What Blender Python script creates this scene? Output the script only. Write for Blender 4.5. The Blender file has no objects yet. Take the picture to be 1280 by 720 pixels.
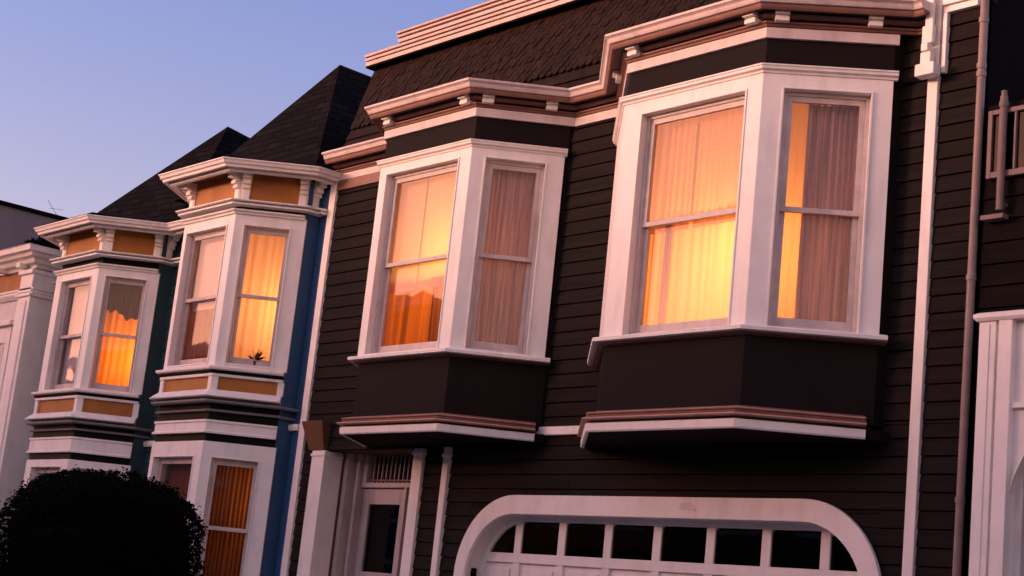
import bpy, bmesh, math, random
from mathutils import Vector, Matrix
R = math.radians
random.seed(7)
scene = bpy.context.scene
col = scene.collection

# ------------------------------------------------------------------ materials
def mat(name, color, rough=0.6, var=0.12, scale=6.0, bump=0.15, bscale=40.0, dirt=0.0, spec=0.35, stretch=(1, 1, 1)):
    m = bpy.data.materials.new(name); m.use_nodes = True
    nt = m.node_tree; N = nt.nodes; L = nt.links
    b = N['Principled BSDF']
    b.inputs['Roughness'].default_value = rough
    b.inputs['Specular IOR Level'].default_value = spec
    tc = N.new('ShaderNodeTexCoord'); mp = N.new('ShaderNodeMapping')
    mp.inputs['Scale'].default_value = stretch
    L.new(tc.outputs['Object'], mp.inputs['Vector'])
    n1 = N.new('ShaderNodeTexNoise'); n1.inputs['Scale'].default_value = scale; n1.inputs['Detail'].default_value = 6
    L.new(mp.outputs[0], n1.inputs['Vector'])
    cr = N.new('ShaderNodeValToRGB')
    lo = [c * (1 - var) for c in color]; hi = [min(1, c * (1 + var)) for c in color]
    cr.color_ramp.elements[0].position = .3; cr.color_ramp.elements[1].position = .7
    cr.color_ramp.elements[0].color = (*lo, 1); cr.color_ramp.elements[1].color = (*hi, 1)
    L.new(n1.outputs['Fac'], cr.inputs['Fac'])
    out = cr.outputs['Color']
    if dirt > 0:   # streaks and grime with a shape of their own
        n3 = N.new('ShaderNodeTexNoise'); n3.inputs['Scale'].default_value = 3.5; n3.inputs['Detail'].default_value = 9
        mp3 = N.new('ShaderNodeMapping'); mp3.inputs['Scale'].default_value = (2.2, 2.2, .6)
        L.new(tc.outputs['Object'], mp3.inputs['Vector']); L.new(mp3.outputs[0], n3.inputs['Vector'])
        c3 = N.new('ShaderNodeValToRGB'); c3.color_ramp.elements[0].position = .5; c3.color_ramp.elements[1].position = .72
        c3.color_ramp.elements[0].color = (0, 0, 0, 1); c3.color_ramp.elements[1].color = (dirt, dirt, dirt, 1)
        L.new(n3.outputs['Fac'], c3.inputs['Fac'])
        mx = N.new('ShaderNodeMix'); mx.data_type = 'RGBA'
        L.new(c3.outputs['Color'], mx.inputs[0]); L.new(out, mx.inputs[6])
        mx.inputs[7].default_value = (color[0] * .5, color[1] * .45, color[2] * .42, 1)
        out = mx.outputs[2]
    L.new(out, b.inputs['Base Color'])
    if bump > 0:
        n2 = N.new('ShaderNodeTexNoise'); n2.inputs['Scale'].default_value = bscale; n2.inputs['Detail'].default_value = 4
        L.new(mp.outputs[0], n2.inputs['Vector'])
        bp = N.new('ShaderNodeBump'); bp.inputs['Strength'].default_value = bump; bp.inputs['Distance'].default_value = .01
        L.new(n2.outputs['Fac'], bp.inputs['Height']); L.new(bp.outputs[0], b.inputs['Normal'])
    return m

def glass_mat(name, tint=(.96, .95, .93), ior=1.45):
    m = bpy.data.materials.new(name); m.use_nodes = True
    nt = m.node_tree; N = nt.nodes; L = nt.links; N.clear()
    o = N.new('ShaderNodeOutputMaterial'); mx = N.new('ShaderNodeMixShader')
    t = N.new('ShaderNodeBsdfTransparent'); t.inputs[0].default_value = (*tint, 1)
    g = N.new('ShaderNodeBsdfGlossy'); g.inputs['Roughness'].default_value = .02
    n = N.new('ShaderNodeTexNoise'); n.inputs['Scale'].default_value = 1.6
    tc = N.new('ShaderNodeTexCoord'); L.new(tc.outputs['Object'], n.inputs['Vector'])
    bp = N.new('ShaderNodeBump'); bp.inputs['Strength'].default_value = .12; bp.inputs['Distance'].default_value = .02
    L.new(n.outputs['Fac'], bp.inputs['Height']); L.new(bp.outputs[0], g.inputs['Normal'])
    f = N.new('ShaderNodeFresnel'); geo = N.new('ShaderNodeNewGeometry')
    mr = N.new('ShaderNodeMapRange'); mr.inputs['To Min'].default_value = ior; mr.inputs['To Max'].default_value = 1 / ior
    L.new(geo.outputs['Backfacing'], mr.inputs['Value']); L.new(mr.outputs[0], f.inputs['IOR'])
    L.new(f.outputs[0], mx.inputs[0]); L.new(t.outputs[0], mx.inputs[1]); L.new(g.outputs[0], mx.inputs[2])
    L.new(mx.outputs[0], o.inputs[0])
    return m

def cloth_mat(name, color, trans=.5, weave=.25, vscale=55., tcol=None):
    """woven cloth: part of the light goes through it"""
    m = bpy.data.materials.new(name); m.use_nodes = True
    nt = m.node_tree; N = nt.nodes; L = nt.links; N.clear()
    o = N.new('ShaderNodeOutputMaterial'); mx = N.new('ShaderNodeMixShader'); mx.inputs[0].default_value = trans
    d = N.new('ShaderNodeBsdfDiffuse'); t = N.new('ShaderNodeBsdfTranslucent')
    tc = N.new('ShaderNodeTexCoord'); mp = N.new('ShaderNodeMapping'); mp.inputs['Scale'].default_value = (1, 1, .04)
    n = N.new('ShaderNodeTexNoise'); n.inputs['Scale'].default_value = vscale; n.inputs['Detail'].default_value = 3
    L.new(tc.outputs['Object'], mp.inputs[0]); L.new(mp.outputs[0], n.inputs['Vector'])
    for sh, c in ((d, color), (t, tcol or color)):
        cr = N.new('ShaderNodeValToRGB'); cr.color_ramp.elements[0].position = .32; cr.color_ramp.elements[1].position = .68
        cr.color_ramp.elements[0].color = (*[v * (1 - weave) for v in c], 1); cr.color_ramp.elements[1].color = (*c, 1)
        L.new(n.outputs['Fac'], cr.inputs[0]); L.new(cr.outputs[0], sh.inputs[0])
    L.new(d.outputs[0], mx.inputs[1]); L.new(t.outputs[0], mx.inputs[2]); L.new(mx.outputs[0], o.inputs[0])
    return m

WHITE = mat('white_paint', (.80, .77, .75), .5, .04, 5, .12, 60, dirt=.22)
WHITE2 = mat('old_white_paint', (.66, .63, .61), .6, .08, 4, .25, 40, dirt=.4)
def courses(m):
    nt = m.node_tree; N = nt.nodes; L = nt.links; b = N['Principled BSDF']
    tc = N.new('ShaderNodeTexCoord'); sp = N.new('ShaderNodeSeparateXYZ'); cb = N.new('ShaderNodeCombineXYZ'); ad = N.new('ShaderNodeMath'); ad.operation = 'ADD'
    L.new(tc.outputs['Object'], sp.inputs[0]); L.new(sp.outputs['X'], ad.inputs[0]); L.new(sp.outputs['Y'], ad.inputs[1])
    L.new(ad.outputs[0], cb.inputs['X']); L.new(sp.outputs['Z'], cb.inputs['Y'])
    br = N.new('ShaderNodeTexBrick'); br.inputs['Scale'].default_value = 1; br.inputs['Brick Width'].default_value = .3; br.inputs['Row Height'].default_value = .11
    br.inputs['Mortar Size'].default_value = .010; br.inputs['Color1'].default_value = (.0035, .0035, .004, 1); br.inputs['Color2'].default_value = (.009, .0085, .0095, 1); br.inputs['Mortar'].default_value = (.0008, .0008, .001, 1)
    L.new(cb.outputs[0], br.inputs['Vector']); L.new(br.outputs['Color'], b.inputs['Base Color'])
    bp = N.new('ShaderNodeBump'); bp.inputs['Strength'].default_value = .8; bp.inputs['Distance'].default_value = .03; bp.invert = True
    L.new(br.outputs['Fac'], bp.inputs['Height']); L.new(bp.outputs[0], b.inputs['Normal'])

WHITE3 = mat('shaded_door_paint', (.50, .42, .42), .5, .08, 4, .2, 40, dirt=.5)  # white door paint darkened for the shade inside the porch
DARK = mat('charcoal_siding_paint', (.0128, .0095, .0092), .75, .38, 3.0, .4, 30, spec=.1, stretch=(.3, 1, 8))
DARKP = mat('charcoal_panel_paint', (.0118, .0092, .0092), .7, .08, 2.0, .12, 25, spec=.06)
TAN = mat('tan_trim_paint', (.17, .075, .055), .5, .15, 8, .15, 50)
CORN = mat('vignetted_cornice_paint', (.60, .53, .53), .55, .08, 5, .2, 50, dirt=.4)  # white paint darkened to imitate a vignette along the upper trim
TAN2 = mat('brown_soffit_paint', (.20, .10, .08), .6, .15, 8, .15, 50)
SASH2 = mat('dimmed_roof_trim_paint', (.50, .42, .42), .6, .1, 5, .2, 50, dirt=.4)  # white paint darkened to offset the strong sun on the roof trim
SASH = mat('sash_and_frame_paint', (.58, .50, .48), .5, .12, 9, .2, 50, dirt=.4)  # sash tone, darker than the casing white, with streaky grime
DARKN = mat('near_black_siding_paint', (.0075, .0052, .0050), .75, .3, 3, .3, 30, spec=.06, stretch=(.3, 1, 8))
PINKT = mat('pale_brown_trim_paint', (.42, .24, .20), .5, .1, 8, .15, 50)
SHING = mat('dark_shingle', (.0145, .0085, .0075), .85, .5, 9, .5, 60, spec=.12)
ROOF = mat('black_asphalt_shingle', (.004, .004, .0046), 1, .35, 5, .6, 25, spec=.05, stretch=(1, 1, 6))
courses(ROOF)
TEAL = mat('dark_teal_paint', (.028, .066, .078), .6, .12, 3, .15, 30, stretch=(.5, 1, 4))
DIMT = mat('dull_brown_paint', (.17, .12, .12), .6, .15, 6, .15, 30)  # dull brownish tone for the right neighbour's window, pipe and ledge
GREYT = mat('grey_bead_paint', (.20, .19, .19), .6, .1, 4, .1, 30)
BLUE = mat('blue_paint', (.028, .085, .20), .5, .1, 3, .12, 30)
GREEN = mat('black_green_paint', (.0035, .0045, .004), .6, .15, 4, .1, 30, spec=.1)
OCHRE = mat('ochre_paint', (.34, .135, .026), .6, .22, 3, .12, 30)
OCHRE2 = mat('dull_ochre_paint', (.12, .055, .025), .6, .15, 3, .12, 30)
BROWNP = mat('brown_paint', (.12, .045, .03), .5, .15, 3, .12, 30)
STUCCO = mat('grey_purple_stucco', (.17, .15, .155), .9, .12, 2, .4, 20)
BLACKT = mat('tar_and_shade_black', (.0035, .0033, .0035), .9, spec=.05)  # tar black; also a shaded copy of the charcoal paint on side walls
METAL = mat('painted_downpipe', (.24, .18, .175), .45, .15, 8, .1, 30, dirt=.3)
PLASTER = mat('room_plaster', (.62, .50, .40), .9, .04, 2, 0)
GLASS = glass_mat('window_glass', ior=1.42)
DKGLASS = glass_mat('dim_glass', (.35, .33, .32), 1.3)
SOFFIT = mat('dark_soffit', (.012, .006, .005), .8, .2, 4, .2, 30, spec=.05)
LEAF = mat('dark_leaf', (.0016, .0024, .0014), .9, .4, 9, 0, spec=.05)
BARK = mat('bark', (.06, .045, .035), .9, .3, 12, .6, 20, stretch=(1, 1, .2))
ASPH = mat('asphalt', (.05, .05, .052), .9, .2, 3, .4, 60)
CONC = mat('concrete', (.30, .29, .27), .9, .12, 1.5, .3, 40)
EARTH = mat('ground_earth', (.09, .08, .06), .95, .2, .4, .3, 8)
LINE = mat('road_paint', (.75, .73, .68), .7, .1, 6, .1, 30)
SHEER = cloth_mat('sheer_curtain_cloth', (.58, .32, .27), .60, .14, 22, (1, .66, .36))
SHADE = cloth_mat('roller_shade_cloth', (.64, .38, .33), .45, .05, 10, (1, .68, .38))
PSHADE = cloth_mat('pale_shade_cloth', (.80, .52, .50), .04, .05, 10)
DRAPEB = cloth_mat('thin_pleated_drape_cloth', (.62, .38, .37), .07, .5, 30, (1, .48, .22))
DRAPE = cloth_mat('pleated_drape_cloth', (.60, .35, .34), .06, .5, 30, (.9, .40, .22))
ORANGEC = cloth_mat('orange_curtain_cloth', (.30, .09, .03), .6, .35, 9, (.85, .32, .06))
BROWNC = cloth_mat('brown_curtain_cloth', (.26, .09, .04), .25, .5, 40, (.8, .34, .10))
LILAC = cloth_mat('lilac_blind_cloth', (.52, .42, .50), .0, .06, 12)
DARKC2 = cloth_mat('rust_curtain_cloth', (.24, .075, .035), .05, .5, 40, (.8, .3, .1))
DARKC = cloth_mat('plum_curtain_cloth', (.18, .075, .06), .12, .45, 40)

# ------------------------------------------------------------------ helpers
def tag(o, label=None, cat=None, group=None, kind=None):
    if label: o['label'] = label
    if cat: o['category'] = cat
    if group: o['group'] = group
    if kind: o['kind'] = kind
    return o

def empty(name, loc=(0, 0, 0), **k):
    o = bpy.data.objects.new(name, None); col.objects.link(o); o.location = loc
    o.empty_display_size = .3
    return tag(o, **k)

class MB:
    def __init__(s): s.bm = bmesh.new()
    def face(s, pts):
        return s.bm.faces.new([s.bm.verts.new(p) for p in pts])
    def hexa(s, p):            # 8 points: bottom loop 0-3, top loop 4-7
        v = [s.bm.verts.new(q) for q in p]
        for f in ((3, 2, 1, 0), (4, 5, 6, 7), (0, 1, 5, 4), (1, 2, 6, 5), (2, 3, 7, 6), (3, 0, 4, 7)):
            s.bm.faces.new([v[i] for i in f])
    def box(s, x0, x1, y0, y1, z0, z1):
        s.hexa([(x0, y0, z0), (x1, y0, z0), (x1, y1, z0), (x0, y1, z0), (x0, y0, z1), (x1, y0, z1), (x1, y1, z1), (x0, y1, z1)])
    def fbox(s, F, a0, a1, n0, n1, z0, z1):
        s.hexa([F(a, n, z) for z in (z0, z1) for a, n in ((a0, n1), (a1, n1), (a1, n0), (a0, n0))])
    def prism(s, poly, z0, z1):
        b = [s.bm.verts.new((x, y, z0)) for x, y in poly]; t = [s.bm.verts.new((x, y, z1)) for x, y in poly]
        n = len(poly)
        s.bm.faces.new(b[::-1]); s.bm.faces.new(t)
        for i in range(n): s.bm.faces.new([b[i], b[(i + 1) % n], t[(i + 1) % n], t[i]])
    def fprism(s, F, poly, n0, n1):   # poly of (a,z) extruded along the outward normal
        b = [s.bm.verts.new(F(a, n1, z)) for a, z in poly]; t = [s.bm.verts.new(F(a, n0, z)) for a, z in poly]
        n = len(poly)
        s.bm.faces.new(b); s.bm.faces.new(t[::-1])
        for i in range(n): s.bm.faces.new([b[(i + 1) % n], b[i], t[i], t[(i + 1) % n]])
    def tube(s, a, b, r0, r1=None, n=14):
        a = Vector(a); b = Vector(b); r1 = r0 if r1 is None else r1
        d = (b - a).normalized(); u = d.orthogonal().normalized(); w = d.cross(u)
        A = [s.bm.verts.new(a + (u * math.cos(t) + w * math.sin(t)) * r0) for t in [2 * math.pi * i / n for i in range(n)]]
        B = [s.bm.verts.new(b + (u * math.cos(t) + w * math.sin(t)) * r1) for t in [2 * math.pi * i / n for i in range(n)]]
        for i in range(n): s.bm.faces.new([A[i], A[(i + 1) % n], B[(i + 1) % n], B[i]])
        s.bm.faces.new(A[::-1]); s.bm.faces.new(B)
    def sweep(s, path, prof):
        """closed profile [(out, z)] along a plan path, mitred at the corners"""
        rings = []
        m = len(path); dirs = []
        for i in range(m - 1):
            dx, dy = path[i + 1][0] - path[i][0], path[i + 1][1] - path[i][1]; l = math.hypot(dx, dy); dirs.append((dx / l, dy / l))
        for i in range(m):
            d0 = dirs[max(i - 1, 0)]; d1 = dirs[min(i, m - 2)]
            n0 = (d0[1], -d0[0]); n1 = (d1[1], -d1[0])
            k = 1 + n0[0] * n1[0] + n0[1] * n1[1]
            mx, my = (n0[0] + n1[0]) / k, (n0[1] + n1[1]) / k
            rings.append([s.bm.verts.new((path[i][0] + mx * o, path[i][1] + my * o, z)) for o, z in prof])
        n = len(prof)
        for i in range(m - 1):
            for j in range(n):
                s.bm.faces.new([rings[i][j], rings[i][(j + 1) % n], rings[i + 1][(j + 1) % n], rings[i + 1][j]])
        s.bm.faces.new(rings[0][::-1]); s.bm.faces.new(rings[-1])
    def build(s, name, material, parent=None, bevel=0, smooth=False, recalc=True):
        if recalc: bmesh.ops.recalc_face_normals(s.bm, faces=s.bm.faces)
        me = bpy.data.meshes.new(name); s.bm.to_mesh(me); s.bm.free()
        me.materials.append(material)
        if smooth:
            for p in me.polygons: p.use_smooth = True
        o = bpy.data.objects.new(name, me); col.objects.link(o)
        if parent: o.parent = parent
        if bevel:
            b = o.modifiers.new('bevel', 'BEVEL'); b.width = bevel; b.segments = 2; b.limit_method = 'ANGLE'; b.angle_limit = R(40)
        return o

class Facet:
    def __init__(s, p0, p1):
        s.p0 = Vector((*p0, 0)); d = Vector((*p1, 0)) - s.p0; s.len = d.length; s.u = d.normalized(); s.n = Vector((s.u.y, -s.u.x, 0))
    def __call__(s, a, n, z):
        q = s.p0 + s.u * a + s.n * n; return (q.x, q.y, z)

# ------------------------------------------------------------------ siding
def siding(mb, x0, x1, z0, z1, y=0.0, h=.128, z_ref=0.0, lap=.016, thick=.06):
    k = math.floor((z0 - z_ref) / h); z = z_ref + k * h
    rnd = random.Random(int(x0 * 100) + 5)
    while z < z1 - 1e-4:
        a, b = max(z, z0), min(z + h, z1)
        if b - a > .004:
            j = rnd.uniform(-.0015, .0015); g = .007
            gp = .009 if b < z1 - 1e-4 else 0
            xs = [x0] + ([rnd.uniform(x0 + .2, x1 - .2)] if x1 - x0 > 1.2 and rnd.random() < .55 else []) + [x1]
            for q in range(len(xs) - 1):
                xa, xb = xs[q] + (.0015 if q else 0), xs[q + 1] - (.0015 if q + 2 < len(xs) else 0); j2 = rnd.uniform(-.002, .002)
                mb.hexa([(xa, y - lap + j, a), (xb, y - lap + j2, a), (xb, y + .032, a), (xa, y + .032, a),
                         (xa, y - .004, b - gp), (xb, y - .004, b - gp), (xb, y + .032, b - gp), (xa, y + .032, b - gp)])
        z += h
    mb.box(x0, x1, y + .034, y + .06, z0, z1)
    for xe in (x0 + .002, x1 - .017): mb.box(xe, xe + .015, y - .0015, y + .033, z0, z1)

# ------------------------------------------------------------------ sash window in a facet
def window(house, F, a0, a1, z0, z1, zm, s0, s1, cz0, cz1, m=None, reveal=.10, ring=.03, st=.042, glass=None, sash_mat=None, label=None):
    """a0..a1/z0..z1 the opening; s0..s1/cz0..cz1 the outline of the flat casing around it"""
    m = m or WHITE; sash_mat = sash_mat or m
    mb = MB()
    for (p, q, r, t) in ((s0, a0, cz0, cz1), (a1, s1, cz0, cz1), (a0, a1, cz0, z0), (a0, a1, z1, cz1)):
        if q - p > .002 and t - r > .002: mb.fbox(F, p, q, -.035 if False else -reveal, .024, r, t)
    # fine bead round the opening
    for (p, q, r, t) in ((a0 - .016, a0, z0 - .016, z1 + .016), (a1, a1 + .016, z0 - .016, z1 + .016), (a0, a1, z0 - .016, z0), (a0, a1, z1, z1 + .016)):
        mb.fbox(F, p, q, .020, .034, r, t)
    w = mb.build('window', m, house, bevel=.003)
    if label: w['label'] = label
    r = ring
    mb = MB()
    for (p, q, a, t) in ((a0, a0 + r, z0, z1), (a1 - r, a1, z0, z1), (a0 + r, a1 - r, z0, z0 + r * .8), (a0 + r, a1 - r, z1 - r, z1)):
        mb.fbox(F, p, q, -reveal - .03, -.038, a, t)
    mb.build('window_frame', SASH, w, bevel=.003)
    def sash(name, za, zb, n0, n1, top, bot):
        mb = MB(); A0 = a0 + r; A1 = a1 - r
        for (p, q, a, t) in ((A0, A0 + st, za, zb), (A1 - st, A1, za, zb), (A0 + st, A1 - st, za, za + bot), (A0 + st, A1 - st, zb - top, zb)):
            mb.fbox(F, p, q, n0, n1, a, t)
        mb.build(name, SASH, w, bevel=.003)
        g = MB(); nm = (n0 + n1) / 2
        g.fbox(F, A0 + st - .004, A1 - st + .004, nm - .002, nm + .002, za + bot - .004, zb - top + .004)
        g.build('glass_pane', glass or GLASS, w)
    sash('upper_sash', zm - .022, z1 - r, -.082, -.052, .045, .040)
    sash('lower_sash', z0 + r * .8, zm + .022, -.118, -.086, .036, .070)
    return w

def curtain(name, F, a0, a1, z0, z1, n, m, label, pleat=.045, amp=.012, group=None, cat='curtain', seed=1, hem=0.0, irregular=.5):
    """hanging cloth with soft uneven folds"""
    rnd = random.Random(seed); bm = bmesh.new()
    nx = max(12, int((a1 - a0) / pleat * 9)); nz = 14
    ph = [rnd.uniform(0, 6.28) for _ in range(5)]
    rows = []
    for j in range(nz + 1):
        t = j / nz; row = []
        for i in range(nx + 1):
            a = a0 + (a1 - a0) * i / nx
            w = 2 * math.pi * a / pleat
            w += irregular * 2.2 * math.sin(a * 13 + ph[0]) + irregular * 1.1 * math.sin(a * 31 + ph[1] + t * .6)
            d = amp * math.sin(w) * (.75 + .25 * math.sin(t * 3 + ph[2])) + amp * .8 * math.sin(a * 9 + ph[3] + t)
            zb = z0 + hem * (.5 + .35 * math.sin(a * 9 + ph[4]) + .15 * math.sin(a * 29) + .1 * math.sin(a * 61))
            row.append(bm.verts.new(F(a, n + d, zb + (z1 - zb) * t)))
        rows.append(row)
    for j in range(nz):
        for i in range(nx):
            bm.faces.new([rows[j][i], rows[j][i + 1], rows[j + 1][i + 1], rows[j + 1][i]])
    me = bpy.data.meshes.new(name); bm.to_mesh(me); bm.free(); me.materials.append(m)
    for p in me.polygons: p.use_smooth = True
    o = bpy.data.objects.new(name, me); col.objects.link(o)
    return tag(o, label, cat, group)

LAMP = .22
def lamp(loc, power, color=(1, .40, .09), r=.12):  # added light behind the curtains, standing in for sunset reflections on the panes
    l = bpy.data.lights.new('added_glow_lamp', 'POINT'); l.energy = power * LAMP; l.color = color; l.shadow_soft_size = r
    o = bpy.data.objects.new('added_glow_lamp', l); col.objects.link(o); o.location = loc
    return o

def room(house, x0, x1, z0, z1, depth=2.6, y0=.07):
    mb = MB(); t = .08
    mb.box(x0 - t, x1 + t, depth, depth + t, z0 - t, z1 + t)
    mb.box(x0 - t, x0, y0, depth, z0 - t, z1 + t); mb.box(x1, x1 + t, y0, depth, z0 - t, z1 + t)
    mb.box(x0, x1, y0, depth, z0 - t, z0); mb.box(x0, x1, y0, depth, z1, z1 + t)
    mb.build('room', PLASTER, house)

def bracket(house, F, a, z0, z1, w=.085, big=False):
    mb = MB()
    h = z1 - z0
    if big:   # scrolled bracket: stacked steps that grow outward to the top, with a slim leg below
        pr = [(.02, .0, .42), (.055, .42, .50), (.045, .50, .56), (.08, .56, .68), (.065, .68, .74), (.13, .74, .88), (.17, .88, 1.0)]
        for o, p, q in pr: mb.fbox(F, a - w / 2 * (1 if o > .04 else .86), a + w / 2 * (1 if o > .04 else .86), 0, o, z0 + p * h, z0 + q * h)
    else:
        mb.fbox(F, a - w / 2, a + w / 2, 0, .135, z0 + h * .56, z1)
        mb.fbox(F, a - w / 2 * .8, a + w / 2 * .8, 0, .10, z0 + h * .44, z0 + h * .56)
        mb.fbox(F, a - w / 2 * .96, a + w / 2 * .96, 0, .105, z0, z0 + h * .44)
    mb.build('cornice_bracket', WHITE, house, bevel=.006)

# ================================================================== DARK HOUSE
DH = empty('row_house', (-10.4, 0, 0), label='charcoal clapboard Victorian row house with white framed bay windows and arched garage door', cat='house', group='painted row houses along the street')
DH.location = (0, 0, 0)
XL, XR = -14.40, -6.30
ZC = 6.448
lb = dict(A=(-12.559, -.710), B=(-11.182, -.710), W0=(-13.150, 0), C=(-10.625, -.042), W1=(-10.625, 0), ends=(.868, .848, .895, .824), zb=3.215, zp=3.391, zs=3.93, zk=5.90, zf=6.160)
bb = dict(A=(-9.150, -.763), B=(-7.692, -.763), W0=(-9.989, 0), C=(-6.986, -.120), W1=(-6.986, 0), ends=(.990, .958, 1.012, .895), zb=3.160, zp=3.335, zs=3.885, zk=5.915, zf=6.172)
mb = MB()
OX0, OX1 = -13.91, -12.41      # porch opening
GX0, GX1 = -11.448, -7.037     # garage opening
ZT = 3.30
siding(mb, XL, lb['W0'][0] + .02, ZT, 6.40)
siding(mb, lb['W1'][0] - .02, bb['W0'][0] + .02, ZT, 6.40)
siding(mb, bb['W1'][0] - .02, XR, ZT, 6.40)
siding(mb, XL, OX0 - .22, .15, ZT)
siding(mb, OX0 - .22, OX1 + .15, 3.20, ZT)
siding(mb, OX1 + .15, GX0 - .06, .15, ZT)
siding(mb, GX0 - .06, GX1 + .06, 2.66, ZT)
siding(mb, GX1 + .06, XR, .15, ZT)
for k in range(16, 21):     # boards cut to the rounded garage corners
    z_ = k * .128
    if z_ > 2.65: break
    zm_ = min(z_ + .09, 2.66); dz = max(0.0, zm_ - (2.70 - .67)); dx = .67 - math.sqrt(max(0.0, .67 ** 2 - min(dz, .67) ** 2))
    siding(mb, GX0 - .061, GX0 - .06 + dx, z_ + .0005, min(z_ + .1275, 2.66)); siding(mb, GX1 + .06 - dx, GX1 + .061, z_ + .0005, min(z_ + .1275, 2.66))
mb.build('clapboard_wall', DARK, DH)
mb = MB()
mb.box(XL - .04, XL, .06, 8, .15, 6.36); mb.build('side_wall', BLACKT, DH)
mb = MB(); mb.box(XR - .02, XR + .02, .06, 8, .15, 7.55); mb.build('side_wall', BLACKT, DH)  # charcoal wall coloured near-black so its shade is in the paint
mb = MB(); mb.box(XL, XR - .03, 7.9, 8, .15, 7.5); mb.build('rear_wall', BLACKT, DH)
mb = MB(); mb.box(XL - .04, XR - .03, .52, 7.95, 7.5, 7.0); mb.box(XL - .03, XL, .56, 7.9, 6.3, 7.5); mb.build('flat_roof', BLACKT, DH)
room(DH, -13.1, -10.64, 3.36, 6.36); room(DH, -9.94, -6.9, 3.36, 6.36)

def dark_bay(b, openF, openS, zo0, zo1, zm):
    C = b.get('C', b['W1'])
    path = [b['W0'], b['A'], b['B'], C] + ([b['W1']] if 'C' in b else [])
    Fl, Ff, Fs = Facet(b['W0'], b['A']), Facet(b['A'], b['B']), Facet(b['B'], C)
    def mpath(e): return [b['W0'], b['A'], b['B'], (b['B'][0] + Fs.u.x * e, b['B'][1] + Fs.u.y * e)]
    wpath = path; kpath, spath, bpath = mpath(b['ends'][0]), mpath(b['ends'][2]), mpath(b['ends'][3])
    zb, zp, zs, zk, zf = b['zb'], b['zp'], b['zs'], b['zk'], b['zf']
    mb = MB()
    mb.sweep(path, [(0, zp - .06), (0, zs + .01), (-.10, zs + .01), (-.10, zp - .06)])
    mb.sweep(path, [(0, zk - .04), (0, ZC - .07), (-.10, ZC - .07), (-.10, zk - .04)])
    mb.sweep(path[:2], [(-.002, zs), (-.002, zk), (-.10, zk), (-.10, zs)])
    mb.build('bay_wall', DARKP, DH)
    for (za, zc, o_) in ((zb + .004, zb + .075, .068), (ZC - .10, ZC - .075, .0)):
        t0 = math.tan(math.atan2(Fs.u.y, Fs.u.x) / 2)
        mb = MB(); mb.prism([(b['W0'][0] - o_, .05), (b['W0'][0] - o_, -.01), (b['A'][0] - o_ * t0, b['A'][1] - o_), (b['B'][0] + o_ * t0, b['B'][1] - o_), (C[0] + o_, C[1] - .01), (C[0] + o_, .05)], za, zc)
        mb.build('bay_soffit', SOFFIT, DH)
    # base mouldings
    mb = MB()
    mb.sweep(bpath, [(.066, zb), (.088, zb), (.096, zb + .010), (.100, zb + .062), (.090, zb + .070), (.066, zb + .070)])
    mb.build('base_board', WHITE, DH)
    mb = MB()
    mb.sweep(bpath, [(0, zb + .082), (.060, zb + .082), (.062, zb + .096), (.085, zb + .104), (.092, zb + .130), (.07, zb + .150), (.045, zb + .158), (.03, zb + .166), (.018, zb + .178), (0, zb + .178)])
    mb.build('base_moulding', TAN, DH, bevel=.002)
    mb = MB()
    mb.sweep(bpath, [(.03, zb + .090), (.126, zb + .092), (.134, zb + .100), (.128, zb + .110), (.03, zb + .112)])
    mb.build('base_bead', PINKT, DH)
    mb = MB()
    mb.sweep(bpath, [(.02, zb + .140), (.092, zb + .142), (.098, zb + .150), (.090, zb + .157), (.02, zb + .158)])
    mb.build('base_bead', PINKT, DH)
    # window sill
    mb = MB()
    mb.sweep(spath, [(0, zs), (.085, zs - .004), (.105, zs + .002), (.108, zs + .026), (.098, zs + .034), (.03, zs + .052), (0, zs + .052)])
    mb.build('window_sill', WHITE, DH)
    mb = MB()
    mb.sweep(spath, [(0, zs - .024), (.02, zs - .024), (.052, zs - .014), (.060, zs - .005), (0, zs - .005)])
    mb.build('sill_moulding', TAN, DH)
    t = math.tan(math.atan2(Fs.u.y, Fs.u.x) / 2)
    e = .024 * t
    ze = zs + .045
    wf = window(DH, Ff, openF[0], openF[1], zo0, zo1, zm, -e, Ff.len + e - .001, ze, zk - .03)
    ws = window(DH, Fs, openS[0], openS[1], zo0, zo1, zm, -e + .001, b['ends'][1], ze, zk - .031)
    if 'C' in b:
        mb = MB(); mb.sweep([C, b['W1']], [(-.05, zs), (.002, zs), (.002, zk - .03), (-.05, zk - .03)]); mb.build('side_return', DARKP, DH)
    mb = MB(); mb.fbox(Fl, .02, Fl.len + e - .002, 0, .024, ze, zk - .032); mb.build('side_casing', WHITE, DH)
    # window head moulding
    mb = MB()
    mb.sweep(kpath, [(0, zk - .034), (.034, zk - .034), (.038, zk - .018), (.060, zk - .008), (.064, zk + .012), (.072, zk + .016), (.072, zk + .028), (0, zk + .034)])
    mb.build('window_head_moulding', WHITE, DH, bevel=.002)
    return Ff, Fs

LF, LS = dark_bay(lb, (.115, 1.212), (.13, .675), 3.99, 5.775, 4.878)
BF, BS = dark_bay(bb, (.214, 1.306), (.155, .800), 3.935, 5.765, 4.852)

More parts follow.
